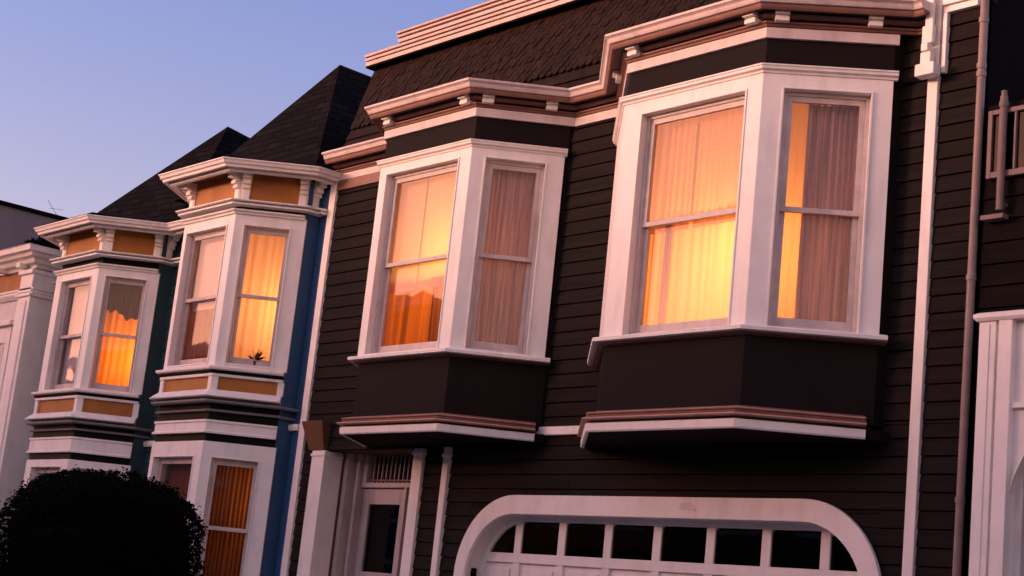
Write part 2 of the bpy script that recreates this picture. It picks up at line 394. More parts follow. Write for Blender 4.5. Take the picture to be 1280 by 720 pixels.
# frieze board, mouldings, brackets and the crown cornice running round both bays and the wall
path = [(XL - .02, 0), lb['W0'], lb['A'], lb['B'], (-10.590, 0), bb['W0'], bb['A'], bb['B'], (-6.853, 0), (-6.70, 0)]
zf = 6.165
mb = MB(); mb.sweep(path[:8] + [(bb['B'][0] + BS.u.x * .985, bb['B'][1] + BS.u.y * .985)], [(0, zf), (.028, zf), (.030, zf + .080), (0, zf + .080)]); mb.build('frieze_board', CORN, DH)
mb = MB(); mb.sweep(path, [(0, zf + .087), (.034, zf + .087), (.040, zf + .104), (.056, zf + .110), (.056, zf + .122), (0, zf + .122)]); mb.build('frieze_moulding', TAN, DH)
mb = MB(); mb.sweep(path, [(0, ZC - .085), (.15, ZC - .085), (.15, ZC - .105), (.168, ZC - .110), (.178, ZC - .096), (.186, ZC - .074), (0, ZC - .070)]); mb.build('cornice_bed_moulding', TAN2, DH)
mb = MB(); mb.sweep(path, [(0, ZC - .135), (.045, ZC - .135), (.075, ZC - .118), (.080, ZC - .106), (0, ZC - .104)]); mb.build('cornice_cove', TAN2, DH)
mb = MB(); mb.sweep(path, [(0, ZC - .068), (.180, ZC - .068), (.196, ZC - .064), (.204, ZC - .050), (.212, ZC - .030), (.228, ZC - .018), (.238, ZC - .016), (.242, ZC + .004), (0, ZC + .014)])
mb.build('crown_cornice', CORN, DH, bevel=.002)
for Fx, aa in ((LF, (.10, LF.len - .10)), (LS, (.09, LS.len - .19)), (BF, (.10, BF.len - .10)), (BS, (.10, BS.len - .16)), (Facet(lb['W0'], lb['A']), (.5,)), (Facet(bb['W0'], bb['A']), (.6,))):
    for a in aa: bracket(DH, Fx, a, zf + .112, ZC - .086, w=.112)

# mansard with fish scale shingles
def mz(y): return None
my0, mz0, my1, mz1 = .03, 6.43, .40, 7.66
ml = math.hypot(my1 - my0, mz1 - mz0); mu = Vector((0, my1 - my0, mz1 - mz0)) / ml; mn = Vector((0, -mu.z, mu.y))
def mp_(x, s, n): q = Vector((x, my0, mz0)) + mu * s + mn * n; return (q.x, q.y, q.z)
mb = MB()
X0m, X1m = XL - .07, XR + .03
mb.hexa([mp_(X0m, 0, -.08), mp_(X1m, 0, -.08), mp_(X1m, ml, -.08), mp_(X0m, ml, -.08), mp_(X0m, 0, 0), mp_(X1m, 0, 0), mp_(X1m, ml, 0), mp_(X0m, ml, 0)])
for k, s in enumerate((.0, .13, .26)):
    mb.hexa([mp_(X0m, s + .004, .0), mp_(X1m, s + .004, .0), mp_(X1m, s + .14, .0), mp_(X0m, s + .14, .0),
             mp_(X0m, s + .004, .028), mp_(X1m, s + .004, .028), mp_(X1m, s + .14, .006), mp_(X0m, s + .14, .006)])
row = 0; s = .40; w = .092; ex = .062
rnd = random.Random(3)
while s < ml - .01:
    x = X0m - (w / 2 if row % 2 else 0)
    while x < X1m:
        j = rnd.uniform(-.002, .002); t = .015 + rnd.uniform(0, .009); L = min(.16, ml - s)
        g = .004; cx = x + w / 2; ww = w / 2 - g
        out = [(-ww, .05), (-ww * .86, .024), (-ww * .5, .006), (0, 0), (ww * .5, .006), (ww * .86, .024), (ww, .05)]
        pts = [(max(X0m, min(X1m, cx + a)), s + b + j) for a, b in out] + [(min(X1m, cx + ww), s + L), (max(X0m, cx - ww), s + L)]
        top = [mb.bm.verts.new(mp_(a, b, t + .012 * (1 - (b - s) / .16))) for a, b in pts]
        bot = [mb.bm.verts.new(mp_(a, b, -.002)) for a, b in pts]
        mb.bm.faces.new(top)
        for i in range(len(pts)):
            k = (i + 1) % len(pts); mb.bm.faces.new([bot[i], bot[k], top[k], top[i]])
        x += w
    s += ex; row += 1
mb.build('mansard_roof', SHING, DH, recalc=False)
# roof cornice: two stepped white tiers
rp = [(XL - .10, 3.5), (XL - .10, .36), (XR + .06, .36), (XR + .06, 3.5)]
rp2 = [(-14.50, .36), (XR + .06, .36)]
mb = MB(); z = 7.62
mb.sweep(rp2, [(-.1, z - .02), (.11, z - .02), (.11, z), (.08, z + .13), (-.1, z + .13)]); mb.build('roof_soffit', BLACKT, DH)
for q, (za, zb_, o_) in enumerate(((z + .003, z + .050, .112), (z + .060, z + .090, .126), (z + .102, z + .130, .142))):
    mb = MB(); mb.sweep(rp2, [(-.09, za), (o_, za), (o_ + .006, zb_ - .006), (o_, zb_), (-.09, zb_ + .001)]); mb.build('roof_cornice', SASH2, DH)
rp3 = [(-13.93, .36), (XR + .06, .36)]
mb = MB(); z = 7.80
mb.sweep(rp3, [(-.1, z - .06), (.05, z - .06), (.07, z + .09), (-.1, z + .09)]); mb.build('parapet_core', BLACKT, DH)
for q, (za, zb_, o_) in enumerate(((z - .012, z + .026, .115), (z + .040, z + .064, .135), (z + .078, z + .100, .152))):
    mb = MB(); mb.sweep(rp3, [(-.09, za), (o_, za), (o_ + .006, zb_ - .006), (o_, zb_), (-.09, zb_ + .001)]); mb.build('roof_parapet', SASH2, DH)

# left corner board, belt course
mb = MB(); mb.box(XL - .055, XL + .055, -.04, .10, .15, 6.30); mb.build('corner_board', WHITE, DH, bevel=.004)
mb = MB()
mb.box(lb['W1'][0] - .03, bb['W0'][0] + .06, -.05, -.004, 3.285, 3.360); mb.build('belt_course', WHITE, DH, bevel=.005)
mb = MB(); mb.box(XL + .055, lb['W0'][0] + .05, -.034, -.004, 6.06, 6.17); mb.build('upper_board', TAN, DH)

# right hand flat leader board with its corbel, and the frieze to its right
mb = MB(); mb.box(-6.735, -6.645, -.042, .03, .15, 6.60); mb.build('leader_board', WHITE, DH, bevel=.006)
mb = MB(); F0 = Facet((-7, 0), (-6, 0))
mb.box(-6.765, -6.60, -.17, -.076, 5.86, 5.955); mb.box(-6.75, -6.66, -.13, -.076, 5.965, 6.06); mb.box(-6.735, -6.675, -.15, -.076, 6.06, 6.12)
mb.box(-6.752, -6.658, -.12, -.076, 6.13, 6.27); mb.box(-6.74, -6.67, -.105, -.076, 6.27, 6.60)
mb.build('corbel', WHITE, DH, bevel=.008)
mb = MB(); mb.box(-6.62, -6.33, -.05, -.004, 6.37, 6.42); mb.box(-6.62, -6.33, -.07, -.004, 6.425, 6.60); mb.box(-6.62, -6.585, -.05, -.004, 5.9, 6.37)
mb.build('side_frieze', WHITE, DH, bevel=.004)
# round downpipe with collars
mb = MB(); mb.tube((-6.235, -.10, 6.75), (-6.262, -.10, .15), .030)
for zz in (6.21, 5.86, 5.80, 4.30, 2.75, 2.2): mb.tube((-6.237 - (6.75 - zz) * .004, -.10, zz - .02), (-6.237 - (6.75 - zz) * .004, -.10, zz + .02), .036)
mb.build('downpipe', METAL, DH, smooth=False)

# porch opening: pilasters, recessed door with glass, transom grille
for (x0, x1, dp) in ((-14.14, -13.91, .19), (-12.41, -12.262, .145)):
    mb = MB(); mb.box(x0, x1, -.045, dp, .15, 3.19); mb.box(x0 - .012, x1 + .012, -.057, dp, 3.13, 3.16); mb.build('porch_pilaster', WHITE, DH, bevel=.004)
mb = MB(); mb.box(-11.945, -11.86, -.05, .03, .15, 3.20); mb.box(-11.955, -11.85, -.06, -.002, 3.10, 3.14); mb.build('flat_downspout', WHITE, DH, bevel=.008)
mb = MB()
mb.hexa([(-14.20, -.05, 3.19), (-13.93, -.05, 3.19), (-13.93, -.0, 3.19), (-14.20, -.0, 3.19), (-14.28, -.14, 3.49), (-13.90, -.14, 3.49), (-13.90, 0, 3.49), (-14.28, 0, 3.49)])
mb.build('porch_console', OCHRE2, DH, bevel=.006)
mb = MB()   # recess side walls and ceiling
mb.box(-13.96, -13.91, .19, .52, .15, 3.24); mb.box(-12.30, -12.25, .145, .52, .15, 3.24); mb.box(-13.96, -12.25, .0, .52, 3.20, 3.26)
mb.build('porch_recess', BROWNP, DH)
mb = MB()   # door case
mb.box(-13.91, -13.845, .22, .50, .15, 3.20); mb.box(-13.845, -13.77, .34, .50, .15, 3.20); mb.box(-13.80, -13.755, .30, .34, .15, 3.20)
mb.box(-13.77, -12.35, .36, .50, 2.86, 2.91); mb.box(-13.77, -13.69, .36, .50, 2.91, 3.2)
mb.box(-13.02, -12.985, .36, .50, .15, 2.86); mb.box(-12.90, -12.30, .36, .50, .15, 2.86)
mb.box(-12.985, -12.9, .44, .47, .15, 1.3)
dc = mb.build('door_case', WHITE3, DH, bevel=.004)
mb = MB(); mb.box(-12.985, -12.9, .45, .455, 1.3, 2.86); mb.build('sidelight_pane', DKGLASS, dc)
mb = MB(); mb.box(-13.69, -12.35, .44, .445, 2.91, 3.2); mb.build('transom_pane', DKGLASS, dc)
mb = MB()
for k in range(13): mb.box(-13.62 + k * .072, -13.60 + k * .072, .39, .41, 2.91, 3.2)
mb.box(-13.69, -12.35, .39, .41, 2.93, 2.945)
mb.build('transom_grille', METAL, dc)
mb = MB()
dx0, dx1 = -13.77, -13.02
for (p, q, a, t) in ((dx0, dx0 + .125, .17, 2.85), (dx1 - .10, dx1, .17, 2.85), (dx0 + .125, dx1 - .10, 2.69, 2.85), (dx0 + .125, dx1 - .10, 1.85, 2.0), (dx0 + .125, dx1 - .10, .17, .42)):
    mb.box(p, q, .40, .445, a, t)
mb.box(dx0 + .125, dx1 - .10, .42, .435, .42, 1.85)
dr = mb.build('front_door', WHITE3, DH, bevel=.005)
mb = MB(); mb.box(dx0 + .12, dx1 - .095, .425, .43, 1.99, 2.70); mb.build('door_glass', DKGLASS, dr)
mb = MB(); mb.tube((dx1 - .05, .40, 1.2), (dx1 - .05, .34, 1.2), .012); mb.tube((dx1 - .05, .345, 1.2), (dx1 - .05, .31, 1.2), .03, .026); mb.build('door_knob', METAL, dr, smooth=True)
mb = MB(); mb.box(-13.9, -12.3, 1.6, 1.66, .15, 3.3); mb.box(-13.95, -13.9, .52, 1.66, .15, 3.3); mb.box(-12.3, -12.25, .52, 1.66, .15, 3.3); mb.box(-13.95, -12.25, .52, 1.66, 3.26, 3.32)
mb.build('hallway', BROWNP, DH)
mb = MB(); mb.box(-13.9, -12.3, -.9, .5, .0, .165); mb.build('door_step', CONC, DH, bevel=.01)

# garage: rounded white surround
def arch(x0, x1, zt, r, zb=.15, n=18):
    p = [(x0, zb)]
    for i in range(n + 1):
        t = math.pi - math.pi / 2 * i / n; p.append((x0 + r + r * math.cos(t), zt - r + r * math.sin(t)))
    for i in range(n + 1):
        t = math.pi / 2 - math.pi / 2 * i / n; p.append((x1 - r + r * math.cos(t), zt - r + r * math.sin(t)))
    p.append((x1, zb)); return p
oo = arch(-11.59, -6.88, 2.752, .74); ii = arch(GX0, GX1, 2.582, .60)
mb = MB()
def ringy(mb, oo, ii, y0, y1):
    n = len(oo)
    vo0 = [mb.bm.verts.new((x, y0, z)) for x, z in oo]; vi0 = [mb.bm.verts.new((x, y0, z)) for x, z in ii]
    vo1 = [mb.bm.verts.new((x, y1, z)) for x, z in oo]; vi1 = [mb.bm.verts.new((x, y1, z)) for x, z in ii]
    for i in range(n - 1):
        mb.bm.faces.new([vo0[i], vo0[i + 1], vi0[i + 1], vi0[i]]); mb.bm.faces.new([vo1[i + 1], vo1[i], vi1[i], vi1[i + 1]])
        mb.bm.faces.new([vi0[i], vi0[i + 1], vi1[i + 1], vi1[i]]); mb.bm.faces.new([vo0[i + 1], vo0[i], vo1[i], vo1[i + 1]])
    for k in (0, n - 1): mb.bm.faces.new([vo0[k], vi0[k], vi1[k], vo1[k]])
ringy(mb, oo, ii, -.06, -.0235)
sur = mb.build('garage_surround', WHITE, DH, bevel=.005)
sq = [(-11.56, .15)] + [(-11.56, 2.7)] * 19 + [(-6.91, 2.7)] * 19 + [(-6.91, .15)]
mb = MB(); ringy(mb, [(max(-11.585, x - .10) if x < -9 else min(-6.885, x + .10), min(z + .1, 2.742)) for x, z in ii], ii, -.0235, .16); mb.build('garage_jamb', WHITE2, sur)
# the garage door: a row of glazed lights over raised panels
GD = MB(); yd0, yd1 = .125, .17
mun = [-10.96, -10.39, -9.82, -9.25, -8.67, -8.10, -7.535]
ins = arch(GX0 - .01, GX1 + .01, 2.59, .605)
jj = arch(GX0 + .045, GX1 - .045, 2.535, .555)
ringy(GD, ins, jj, yd0 - .01, yd1)
GD.box(GX0, GX1, yd0, yd1, 2.165, 2.25)
for x in mun:
    GD.box(x - .045, x + .045, yd0 + .002, yd1, 2.25, 2.56)
for x in mun: GD.box(x - .045, x + .045, yd0 + .002, yd1, .17, 2.165)
for zz in (1.62, 1.1, .58, .17): GD.box(GX0 + .03, GX1 - .03, yd0, yd1, zz, zz + .085)
GD.box(GX0 + .03, GX1 - .03, yd0 + .028, yd1 - .005, .17, 2.165)
gd = GD.build('garage_door', WHITE, DH, bevel=.004)
ex_ = [GX0] + mun + [GX1]
for a, b in zip(ex_[:-1], ex_[1:]):
    mb = MB(); mb.box(a + .02, b - .02, yd0 + .018, yd0 + .023, 2.24, 2.52 if (a > GX0 + .1 and b < GX1 - .1) else 2.5)
    mb.build('garage_pane', DKGLASS, gd)
    if True:
        for zz in (1.705, 1.185, .665, ):
            pass
for a, b in zip(ex_[:-1], ex_[1:]):
    for z0_, z1_ in ((1.705, 2.165), (1.185, 1.62), (.665, 1.1), (.255, .58)):
        mb = MB(); mb.box(a + .09, b - .09, yd0 + .012, yd0 + .03, z0_ + .05, z1_ - .05); mb.build('raised_panel', WHITE, gd, bevel=.008)
mb = MB(); mb.box(GX0, GX1, 2.2, 2.3, .1, 2.9); mb.box(GX0, GX1, .4, 2.3, 2.75, 2.8); mb.build('garage_interior', SOFFIT, DH)
mb = MB(); mb.box(-11.45, -11.425, .02, .08, 1.95, 2.09); kp = mb.build('keypad', BLACKT, DH, bevel=.004)
mb = MB(); mb.bm.faces.new([mb.bm.verts.new(p) for p in [(-8.86, -.0622, 2.655), (-8.66, -.0622, 2.635), (-8.68, -.0622, 2.665), (-8.745, -.0622, 2.715), (-8.84, -.0622, 2.705)]]); mb.build('paint_patch', WHITE2, sur)

# ------------------------------------------------------------------ curtains of the dark house, and lamps added for the sunset glow on panes
curtain('sheer_curtain', BF, -.08, .665, 4.80, 5.80, -.16, SHEER, 'salmon upper sheer curtain left of the seam in the front window of the largest bay', pleat=.075, amp=.010, seed=2, group='sheer curtains of the largest bay')
curtain('sheer_curtain', BF, .69, 1.40, 4.80, 5.80, -.155, SHEER, 'orange upper sheer curtain right of the seam in the front window of the largest bay', pleat=.075, amp=.008, seed=3, group='sheer curtains of the largest bay')
curtain('sheer_curtain', BF, -.08, 1.40, 3.86, 4.90, -.20, SHEER, 'bright yellow lower sheer curtain in the front window of the largest bay', pleat=.10, amp=.010, seed=13, group='sheer curtains of the largest bay')
curtain('sheer_curtain', BF, .39, .47, 3.86, 4.90, -.17, DRAPE, 'narrow pink strip of cloth before the yellow lower curtain of the largest bay', pleat=.05, amp=.006, seed=14)
curtain('sheer_curtain', BS, .04, .42, 3.86, 5.80, -.18, SHEER, 'orange sheer strip added for the sunset reflection beside the pink drape of the largest bay', pleat=.07, amp=.008, seed=4)  # added strip of cloth; carries the orange sunset reflection on this pane
curtain('pleated_drape', BS, .355, .90, 3.86, 5.72, -.155, DRAPEB, 'pink pleated drape in the angled window of the largest bay', pleat=.052, amp=.020, seed=5, cat='drape', group='pink pleated drapes in the charcoal bays')
curtain('roller_shade', LF, -.08, .545, 4.62, 5.80, -.15, SHADE, 'paler pink orange shade, left one of the pair in the smaller charcoal bay', pleat=.3, amp=.003, seed=6, cat='shade')
curtain('roller_shade', LF, .57, 1.27, 4.62, 5.80, -.15, SHADE, 'bright yellow lit shade, right one of the pair in the smaller charcoal bay', pleat=.3, amp=.003, seed=7, cat='shade')
curtain('orange_curtain', LF, -.1, .80, 3.92, 4.74, -.20, ORANGEC, 'orange lower curtain below the shades in the smaller charcoal bay', pleat=.16, amp=.016, seed=8)
curtain('brown_curtain', LF, .79, 1.20, 3.92, 4.74, -.19, BROWNC, 'narrow brown lower curtain at the right side of the smaller charcoal bay front window', pleat=.07, amp=.014, seed=9)
curtain('pleated_drape', LS, .06, .80, 3.92, 5.80, -.145, DRAPE, 'pink pleated drape in the angled window of the smaller charcoal bay', pleat=.050, amp=.020, seed=10, cat='drape', group='pink pleated drapes in the charcoal bays')
lamp(BS(.02, -.60, 4.7), 6, r=.12); lamp((-8.12, .0, 4.45), 42, r=.2, color=(1, .44, .15)); lamp((-8.7, .5, 4.5), 50, r=.25)
lamp((-11.62, -.05, 5.0), 44, r=.15, color=(1, .46, .12)); lamp((-12.0, .5, 4.3), 30, r=.2)

# ================================================================== painted bays of the next two houses
def painted_house(name, label, A, B, th, L, x0, x1, z, wallm, sidem, opF, opS, apex, cornersz, back, frieze_dark=None):
    H = empty(name); tag(H, label, 'house', 'painted row houses along the street')
    th = R(th)
    C = (B[0] + L * math.cos(th), B[1] + L * math.sin(th)); D = (C[0], 0)
    C0 = (A[0] - L * math.cos(th), C[1]); D0 = (C0[0], 0)
    full = [D0, C0, A, B, C, D]
    Fl, Ff, Fs, Fr = Facet(C0, A), Facet(A, B), Facet(B, C), Facet(C, D)
    te = math.tan(th / 2)
    # walls
    mb = MB()
    siding(mb, x0, D0[0] + .02, .15, z['eave'] - .05, h=.14, lap=.010); siding(mb, D[0] - .02, x1, .15, z['eave'] - .05, h=.14, lap=.010)
    mb.box(x0, x0 + .05, .06, 7.5, .15, z['eave'] - .05); mb.box(x1 - .05, x1, .06, 7.5, .15, z['eave'] - .05)
    mb.build('wall', wallm, H)
    mb = MB(); mb.sweep([D0, C0], [(0, .15), (0, z['eave'] - .1), (-.08, z['eave'] - .1), (-.08, .15)]); mb.sweep([C, D], [(0, .15), (0, z['eave'] - .1), (-.08, z['eave'] - .1), (-.08, .15)])
    mb.build('bay_return', sidem, H)
    # solid rings of the bay between window zones
    seg = [C0, A, B, C]
    def ring(a, b, m, o=0.0, nm='bay_band', pth=None):
        mb = MB(); mb.sweep(pth or seg, [(o, a), (o, b), (-.10, b), (-.10, a)]); return mb.build(nm, m, H)
    def mould(prof, m, nm, pth=None):
        mb = MB(); mb.sweep(pth or full, prof); return mb.build(nm, m, H, bevel=.002)
    E, Bd, K, S, Ap, wt, wb = z['eave'], z['band'], z['cap'], z['sill'], z['apron'], z['wt'], z['wb']
    ring(Bd, E - .03, OCHRE, nm='frieze_panel')
    ring(K - .03, Bd, GREEN, -.02); ring(Ap - .01, S, WHITE); ring(wt - .01, Ap - .01, GREEN); ring(wb, wt - .01, WHITE); ring(wb - .09, wb, GREEN)
    # floors of the bay
    for zz in (E - .14, (Ap + wt) / 2):
        mb = MB(); mb.prism([(D0[0] + .03, .05), (C0[0] + .03, C0[1]), (A[0] + .02, A[1] + .03), (B[0] - .02, B[1] + .03), (C[0] - .03, C[1]), (D[0] - .03, .05)], zz, zz + .06); mb.build('bay_floor', PLASTER, H)
    # eave cornice (joins the wall cornice)
    if frieze_dark: ep = [(A[0] - .76 / math.tan(th), 0), A, B, (B[0] + .76 / math.tan(th), 0), (x1, 0)]
    else: ep = [(C0[0], .25), C0, A, B, C, (C[0], .25)]
    ep_full = ep
    mould([(0, E - .050), (.31, E - .050), (.31, E - .03), (0, E - .03)], TAN, 'eave_soffit', ep_full)
    mould([(.285, E - .085), (.315, E - .085), (.322, E - .058), (.345, E - .050), (.358, E - .020), (.372, E - .012), (.372, E), (.285, E + .012)], WHITE, 'eave_cornice', ep_full)
    mould([(.19, E - .112), (.222, E - .112), (.240, E - .102), (.245, E - .050), (.19, E - .050)], WHITE, 'eave_bed_moulding', ep_full)
    # two beads below the frieze, dark cove, and the window head
    b2 = full if not frieze_dark else full + [(x1, 0)]
    b2 = ([(x0, 0)] + b2) if frieze_dark else b2 + [(x1, 0)]
    mould([(0, Bd - .004), (.125, Bd - .004), (.140, Bd + .004), (.140, Bd + .016), (.03, Bd + .026), (0, Bd + .026)], WHITE, 'frieze_bead', b2)
    mould([(0, Bd - .042), (.095, Bd - .042), (.112, Bd - .036), (.112, Bd - .018), (0, Bd - .016)], WHITE, 'frieze_bead', b2)
    mould([(0, K - .062), (.045, K - .062), (.050, K - .042), (.075, K - .032), (.080, K - .014), (0, K - .008)], WHITE, 'window_head_moulding', seg)
    # paired brackets at the frieze corners
    for Fx, pos in ((Ff, (.05, Ff.len - .05)), (Fs, (.07, Fs.len - .05)), (Fr, (.10,)), (Fl, (.1, Fl.len - .06))):
        for a in pos: bracket(H, Fx, a, Bd + .026, E - .052, w=.09, big=True)
    for Fx in (Ff, Fs):
        for p_, q_ in ((-.002, .11), (Fx.len - .10, Fx.len)):
            mb = MB(); mb.fbox(Fx, p_, q_, -.05, .012, Bd + .026, E - .052); mb.build('frieze_stile', WHITE, H)
    # windows
    e = .024 * te
    for F, op, l0, l1 in ((Ff, opF, -e, Ff.len + e - .001), (Fs, opS, -e + .001, Fs.len + .02)):
        window(H, F, op[0], op[1], z['o0'], z['o1'], z['om'], l0, l1, S + .03, K - .05, ring=.02, st=.03)
        window(H, F, op[0], op[1], z['l0'], z['l1'], z['lm'], l0, l1, .5, wb - .085, ring=.02, st=.03)
    mb = MB(); mb.fbox(Fl, -.02, Fl.len + e - .002, -.09, .024, S + .03, K - .05); mb.fbox(Fl, -.02, Fl.len + e - .002, -.09, .024, .5, wb - .085); mb.build('side_casing', WHITE, H)
    ring(.15, .5, WHITE2, .03)
    # sill, panelled apron with flare, dark cove beads, white belt
    mould([(0, S - .018), (.085, S - .018), (.098, S - .008), (.10, S + .016), (.03, S + .034), (0, S + .034)], WHITE, 'window_sill', seg)
    mould([(0, S - .052), (.05, S - .052), (.062, S - .036), (.062, S - .022), (0, S - .020)], GREEN, 'sill_moulding', seg)
    h = S - .055
    mould([(0, h - .03), (.045, h - .03), (.045, h), (0, h)], WHITE, 'apron_rail', seg)
    for Fx in (Ff, Fs, Fl):
        ee = .035 * te
        mb = MB(); mb.fbox(Fx, .055, Fx.len - .055, 0, .012, Ap + .085, h - .03); mb.build('apron_panel', OCHRE, H)
        for p_, q_ in ((-ee, .055), (Fx.len - .055, Fx.len + ee - .002)):
            mb = MB(); mb.fbox(Fx, p_, q_, 0, .035, Ap + .085, h - .03); mb.build('apron_stile', WHITE, H)
    mould([(0, Ap), (.115, Ap), (.125, Ap + .012), (.105, Ap + .026), (.085, Ap + .05), (.05, Ap + .075), (.045, Ap + .085), (0, Ap + .085)], WHITE, 'apron_flare', seg)
    mould([(0, Ap - .06), (.085, Ap - .06), (.10, Ap - .045), (.10, Ap - .03), (0, Ap - .025)], GREYT, 'cove_bead', full)
    mould([(0, (Ap + wt) / 2 - .03), (.04, (Ap + wt) / 2 - .03), (.048, (Ap + wt) / 2 - .012), (0, (Ap + wt) / 2)], GREYT, 'cove_bead', full)
    mould([(0, wb), (.045, wb), (.045, wb + .02), (.022, wb + .035), (.022, wt - .03), (.035, wt - .024), (.035, wt), (0, wt + .004)], WHITE, 'belt_board', seg)
    # belt on the plain wall beside the bay
    mb = MB(); mb.sweep([D, (x1, 0)], [(0, wt - .02), (.05, wt - .02), (.06, wt + .01), (.06, wt + .045), (0, wt + .06)]); mb.build('belt_course', WHITE, H); mb = MB(); mb.sweep([(x0, 0), D0], [(0, wt - .02), (.05, wt - .02), (.06, wt + .01), (.06, wt + .045), (0, wt + .06)]); mb.build('belt_course', WHITE, H)
    room(H, D0[0] + .1, D[0] - .1, .6, E - .2, 2.4)
    mb = MB(); mb.box(D0[0] + .1, D[0] - .1, .0, 2.4, (Ap + wt) / 2, (Ap + wt) / 2 + .06); mb.build('room_floor', PLASTER, H)
    # roof
    mb = MB(); bm = mb.bm
    FL, FR, BL, BR = [bm.verts.new(p) for p in cornersz]
    ap = bm.verts.new(apex)
    if back: 
        ap2 = bm.verts.new(back)
        for f in ([FL, FR, ap], [FR, BR, ap2, ap], [BR, BL, ap2], [BL, FL, ap, ap2], [FL, BL, BR, FR]): bm.faces.new(f)
    else:
        for f in ([FL, FR, ap], [FR, BR, ap], [BR, BL, ap], [BL, FL, ap], [FL, BL, BR, FR]): bm.faces.new(f)
    mb.prism([(C0[0] - .1, .3), (A[0] - .12, A[1] - .28), (B[0] + .12, B[1] - .28), (C[0] + .1, .3)], E + .02, E + .055)
    mb.build('roof', ROOF, H)
    return H, Fl, Ff, Fs, Fr

zB = dict(eave=6.246, band=5.840, cap=5.772, sill=3.985, apron=3.670, wt=3.430, wb=3.286, o0=4.055, o1=5.59, om=4.822, l0=1.45, l1=3.03, lm=2.30)
zT = dict(eave=5.985, band=5.590, cap=5.470, sill=3.86, apron=3.520, wt=3.300, wb=3.11, o0=3.905, o1=5.31, om=4.600, l0=1.35, l1=2.93, lm=2.2)
HB, BLl, BLf, BLs, BLr = painted_house('row_house', 'blue Victorian row house with white bay, ochre frieze panels and steep black roof', (-16.206, -.76), (-15.132, -.76), 49.2, .752, -17.0, -14.47, zB, TEAL, BLUE,
    (.08, .93), (.105, .60), (-16.18, 1.0, 8.22), [(-17.5, -.29, 6.30), (-14.42, -.29, 6.30), (-17.5, 7.5, 6.3), (-14.42, 7.5, 6.3)], (-16.18, 5.5, 8.15))
mb = MB(); mb.box(-14.62, -14.47, -.012, -.0, .15, 6.1); mb.build('blue_side_strip', BLUE, HB)
HT, TLl, TLf, TLs, TLr = painted_house('row_house', 'dark teal Victorian row house with white bay, ochre frieze and small pointed black roof', (-19.352, -.76), (-18.222, -.76), 51.2, .72, -21.4, -17.0, zT, TEAL, TEAL,
    (.17, .97), (.09, .59), (-18.72, 1.0, 7.84), [(-20.0, -.58, 6.02), (-17.3, -.3, 6.02), (-20.4, 8, 6.02), (-17.2, 8, 6.02)], None, True)

curtain('roller_shade', BLf, -.1, .95, 4.72, 5.62, -.16, PSHADE, 'pale pink shade in the front window of the blue house bay', pleat=.2, amp=.004, seed=21, cat='shade')
curtain('brown_curtain', BLf, -.12, .95, 4.0, 4.80, -.2, BROWNC, 'brown pleated curtain below the pale shade of the blue house bay', pleat=.06, amp=.016, seed=22)
curtain('sheer_curtain', BLs, .04, .68, 4.0, 5.62, -.19, SHEER, 'yellow lit sheer curtain in the angled upper window of the blue house', pleat=.09, amp=.006, seed=23)
curtain('lilac_blind', TLf, -.1, 1.05, 3.86, 5.35, -.16, LILAC, 'flat lilac blind in the front window of the teal house bay', pleat=.4, amp=.002, seed=24, cat='blind')
curtain('orange_curtain', TLs, .04, .66, 3.86, 5.35, -.22, ORANGEC, 'orange lit curtain in the angled window of the teal house', pleat=.10, amp=.008, seed=25)
curtain('valance', TLs, .05, .65, 4.80, 5.35, -.14, DARKC, 'dark plum valance, ragged hem standing in for a reflected roofline, teal house angled window', pleat=.05, amp=.010, seed=26, hem=.14, cat='valance')  # added cloth; its ragged hem imitates a roofline reflected in the pane
curtain('brown_curtain', BLs, .04, .70, 1.4, 3.05, -.17, BROWNC, 'brown orange curtain in the angled lower window of the blue house', pleat=.045, amp=.012, seed=27)
curtain('brown_curtain', BLf, -.12, 1.0, 1.4, 3.05, -.17, DARKC2, 'brown orange curtain in the front lower window of the blue house, partly behind the tree', pleat=.05, amp=.012, seed=28)
lamp((-15.2, .2, 4.75), 62, r=.3, color=(1, .45, .17)); lamp((-18.3, .1, 4.35), 62, r=.25, color=(1, .46, .16))  # lamps added to give these curtains the reflected sunset glow
lamp((-14.95, .15, 2.60), 15, r=.2)

# little plant in a pot on the sill of the blue house
PP = empty('potted_plant'); tag(PP, 'tiny dark leafy potted plant standing on the sill of the blue house angled window', 'plant')
q = Vector(BLs(.40, -.105, 4.075))
mb = MB(); mb.tube(q, q + Vector((0, 0, .05)), .022, .028); mb.build('pot', BROWNP, PP)
mb = MB(); rnd = random.Random(5)
for k in range(34):
    a = rnd.uniform(0, 6.28); l = rnd.uniform(.08, .19); e = rnd.uniform(.2, 1.3)
    d = Vector((math.cos(a) * math.cos(e), .35 * math.sin(a) * math.cos(e), math.sin(e))) * l; s_ = d.cross(Vector((.3, 1, .1))).normalized() * .011
    b0 = q + Vector((0, 0, .05)); mb.bm.faces.new([mb.bm.verts.new(p) for p in (b0, b0 + d * .6 + s_, b0 + d, b0 + d * .6 - s_)])
mb.build('foliage', LEAF, PP, recalc=False)

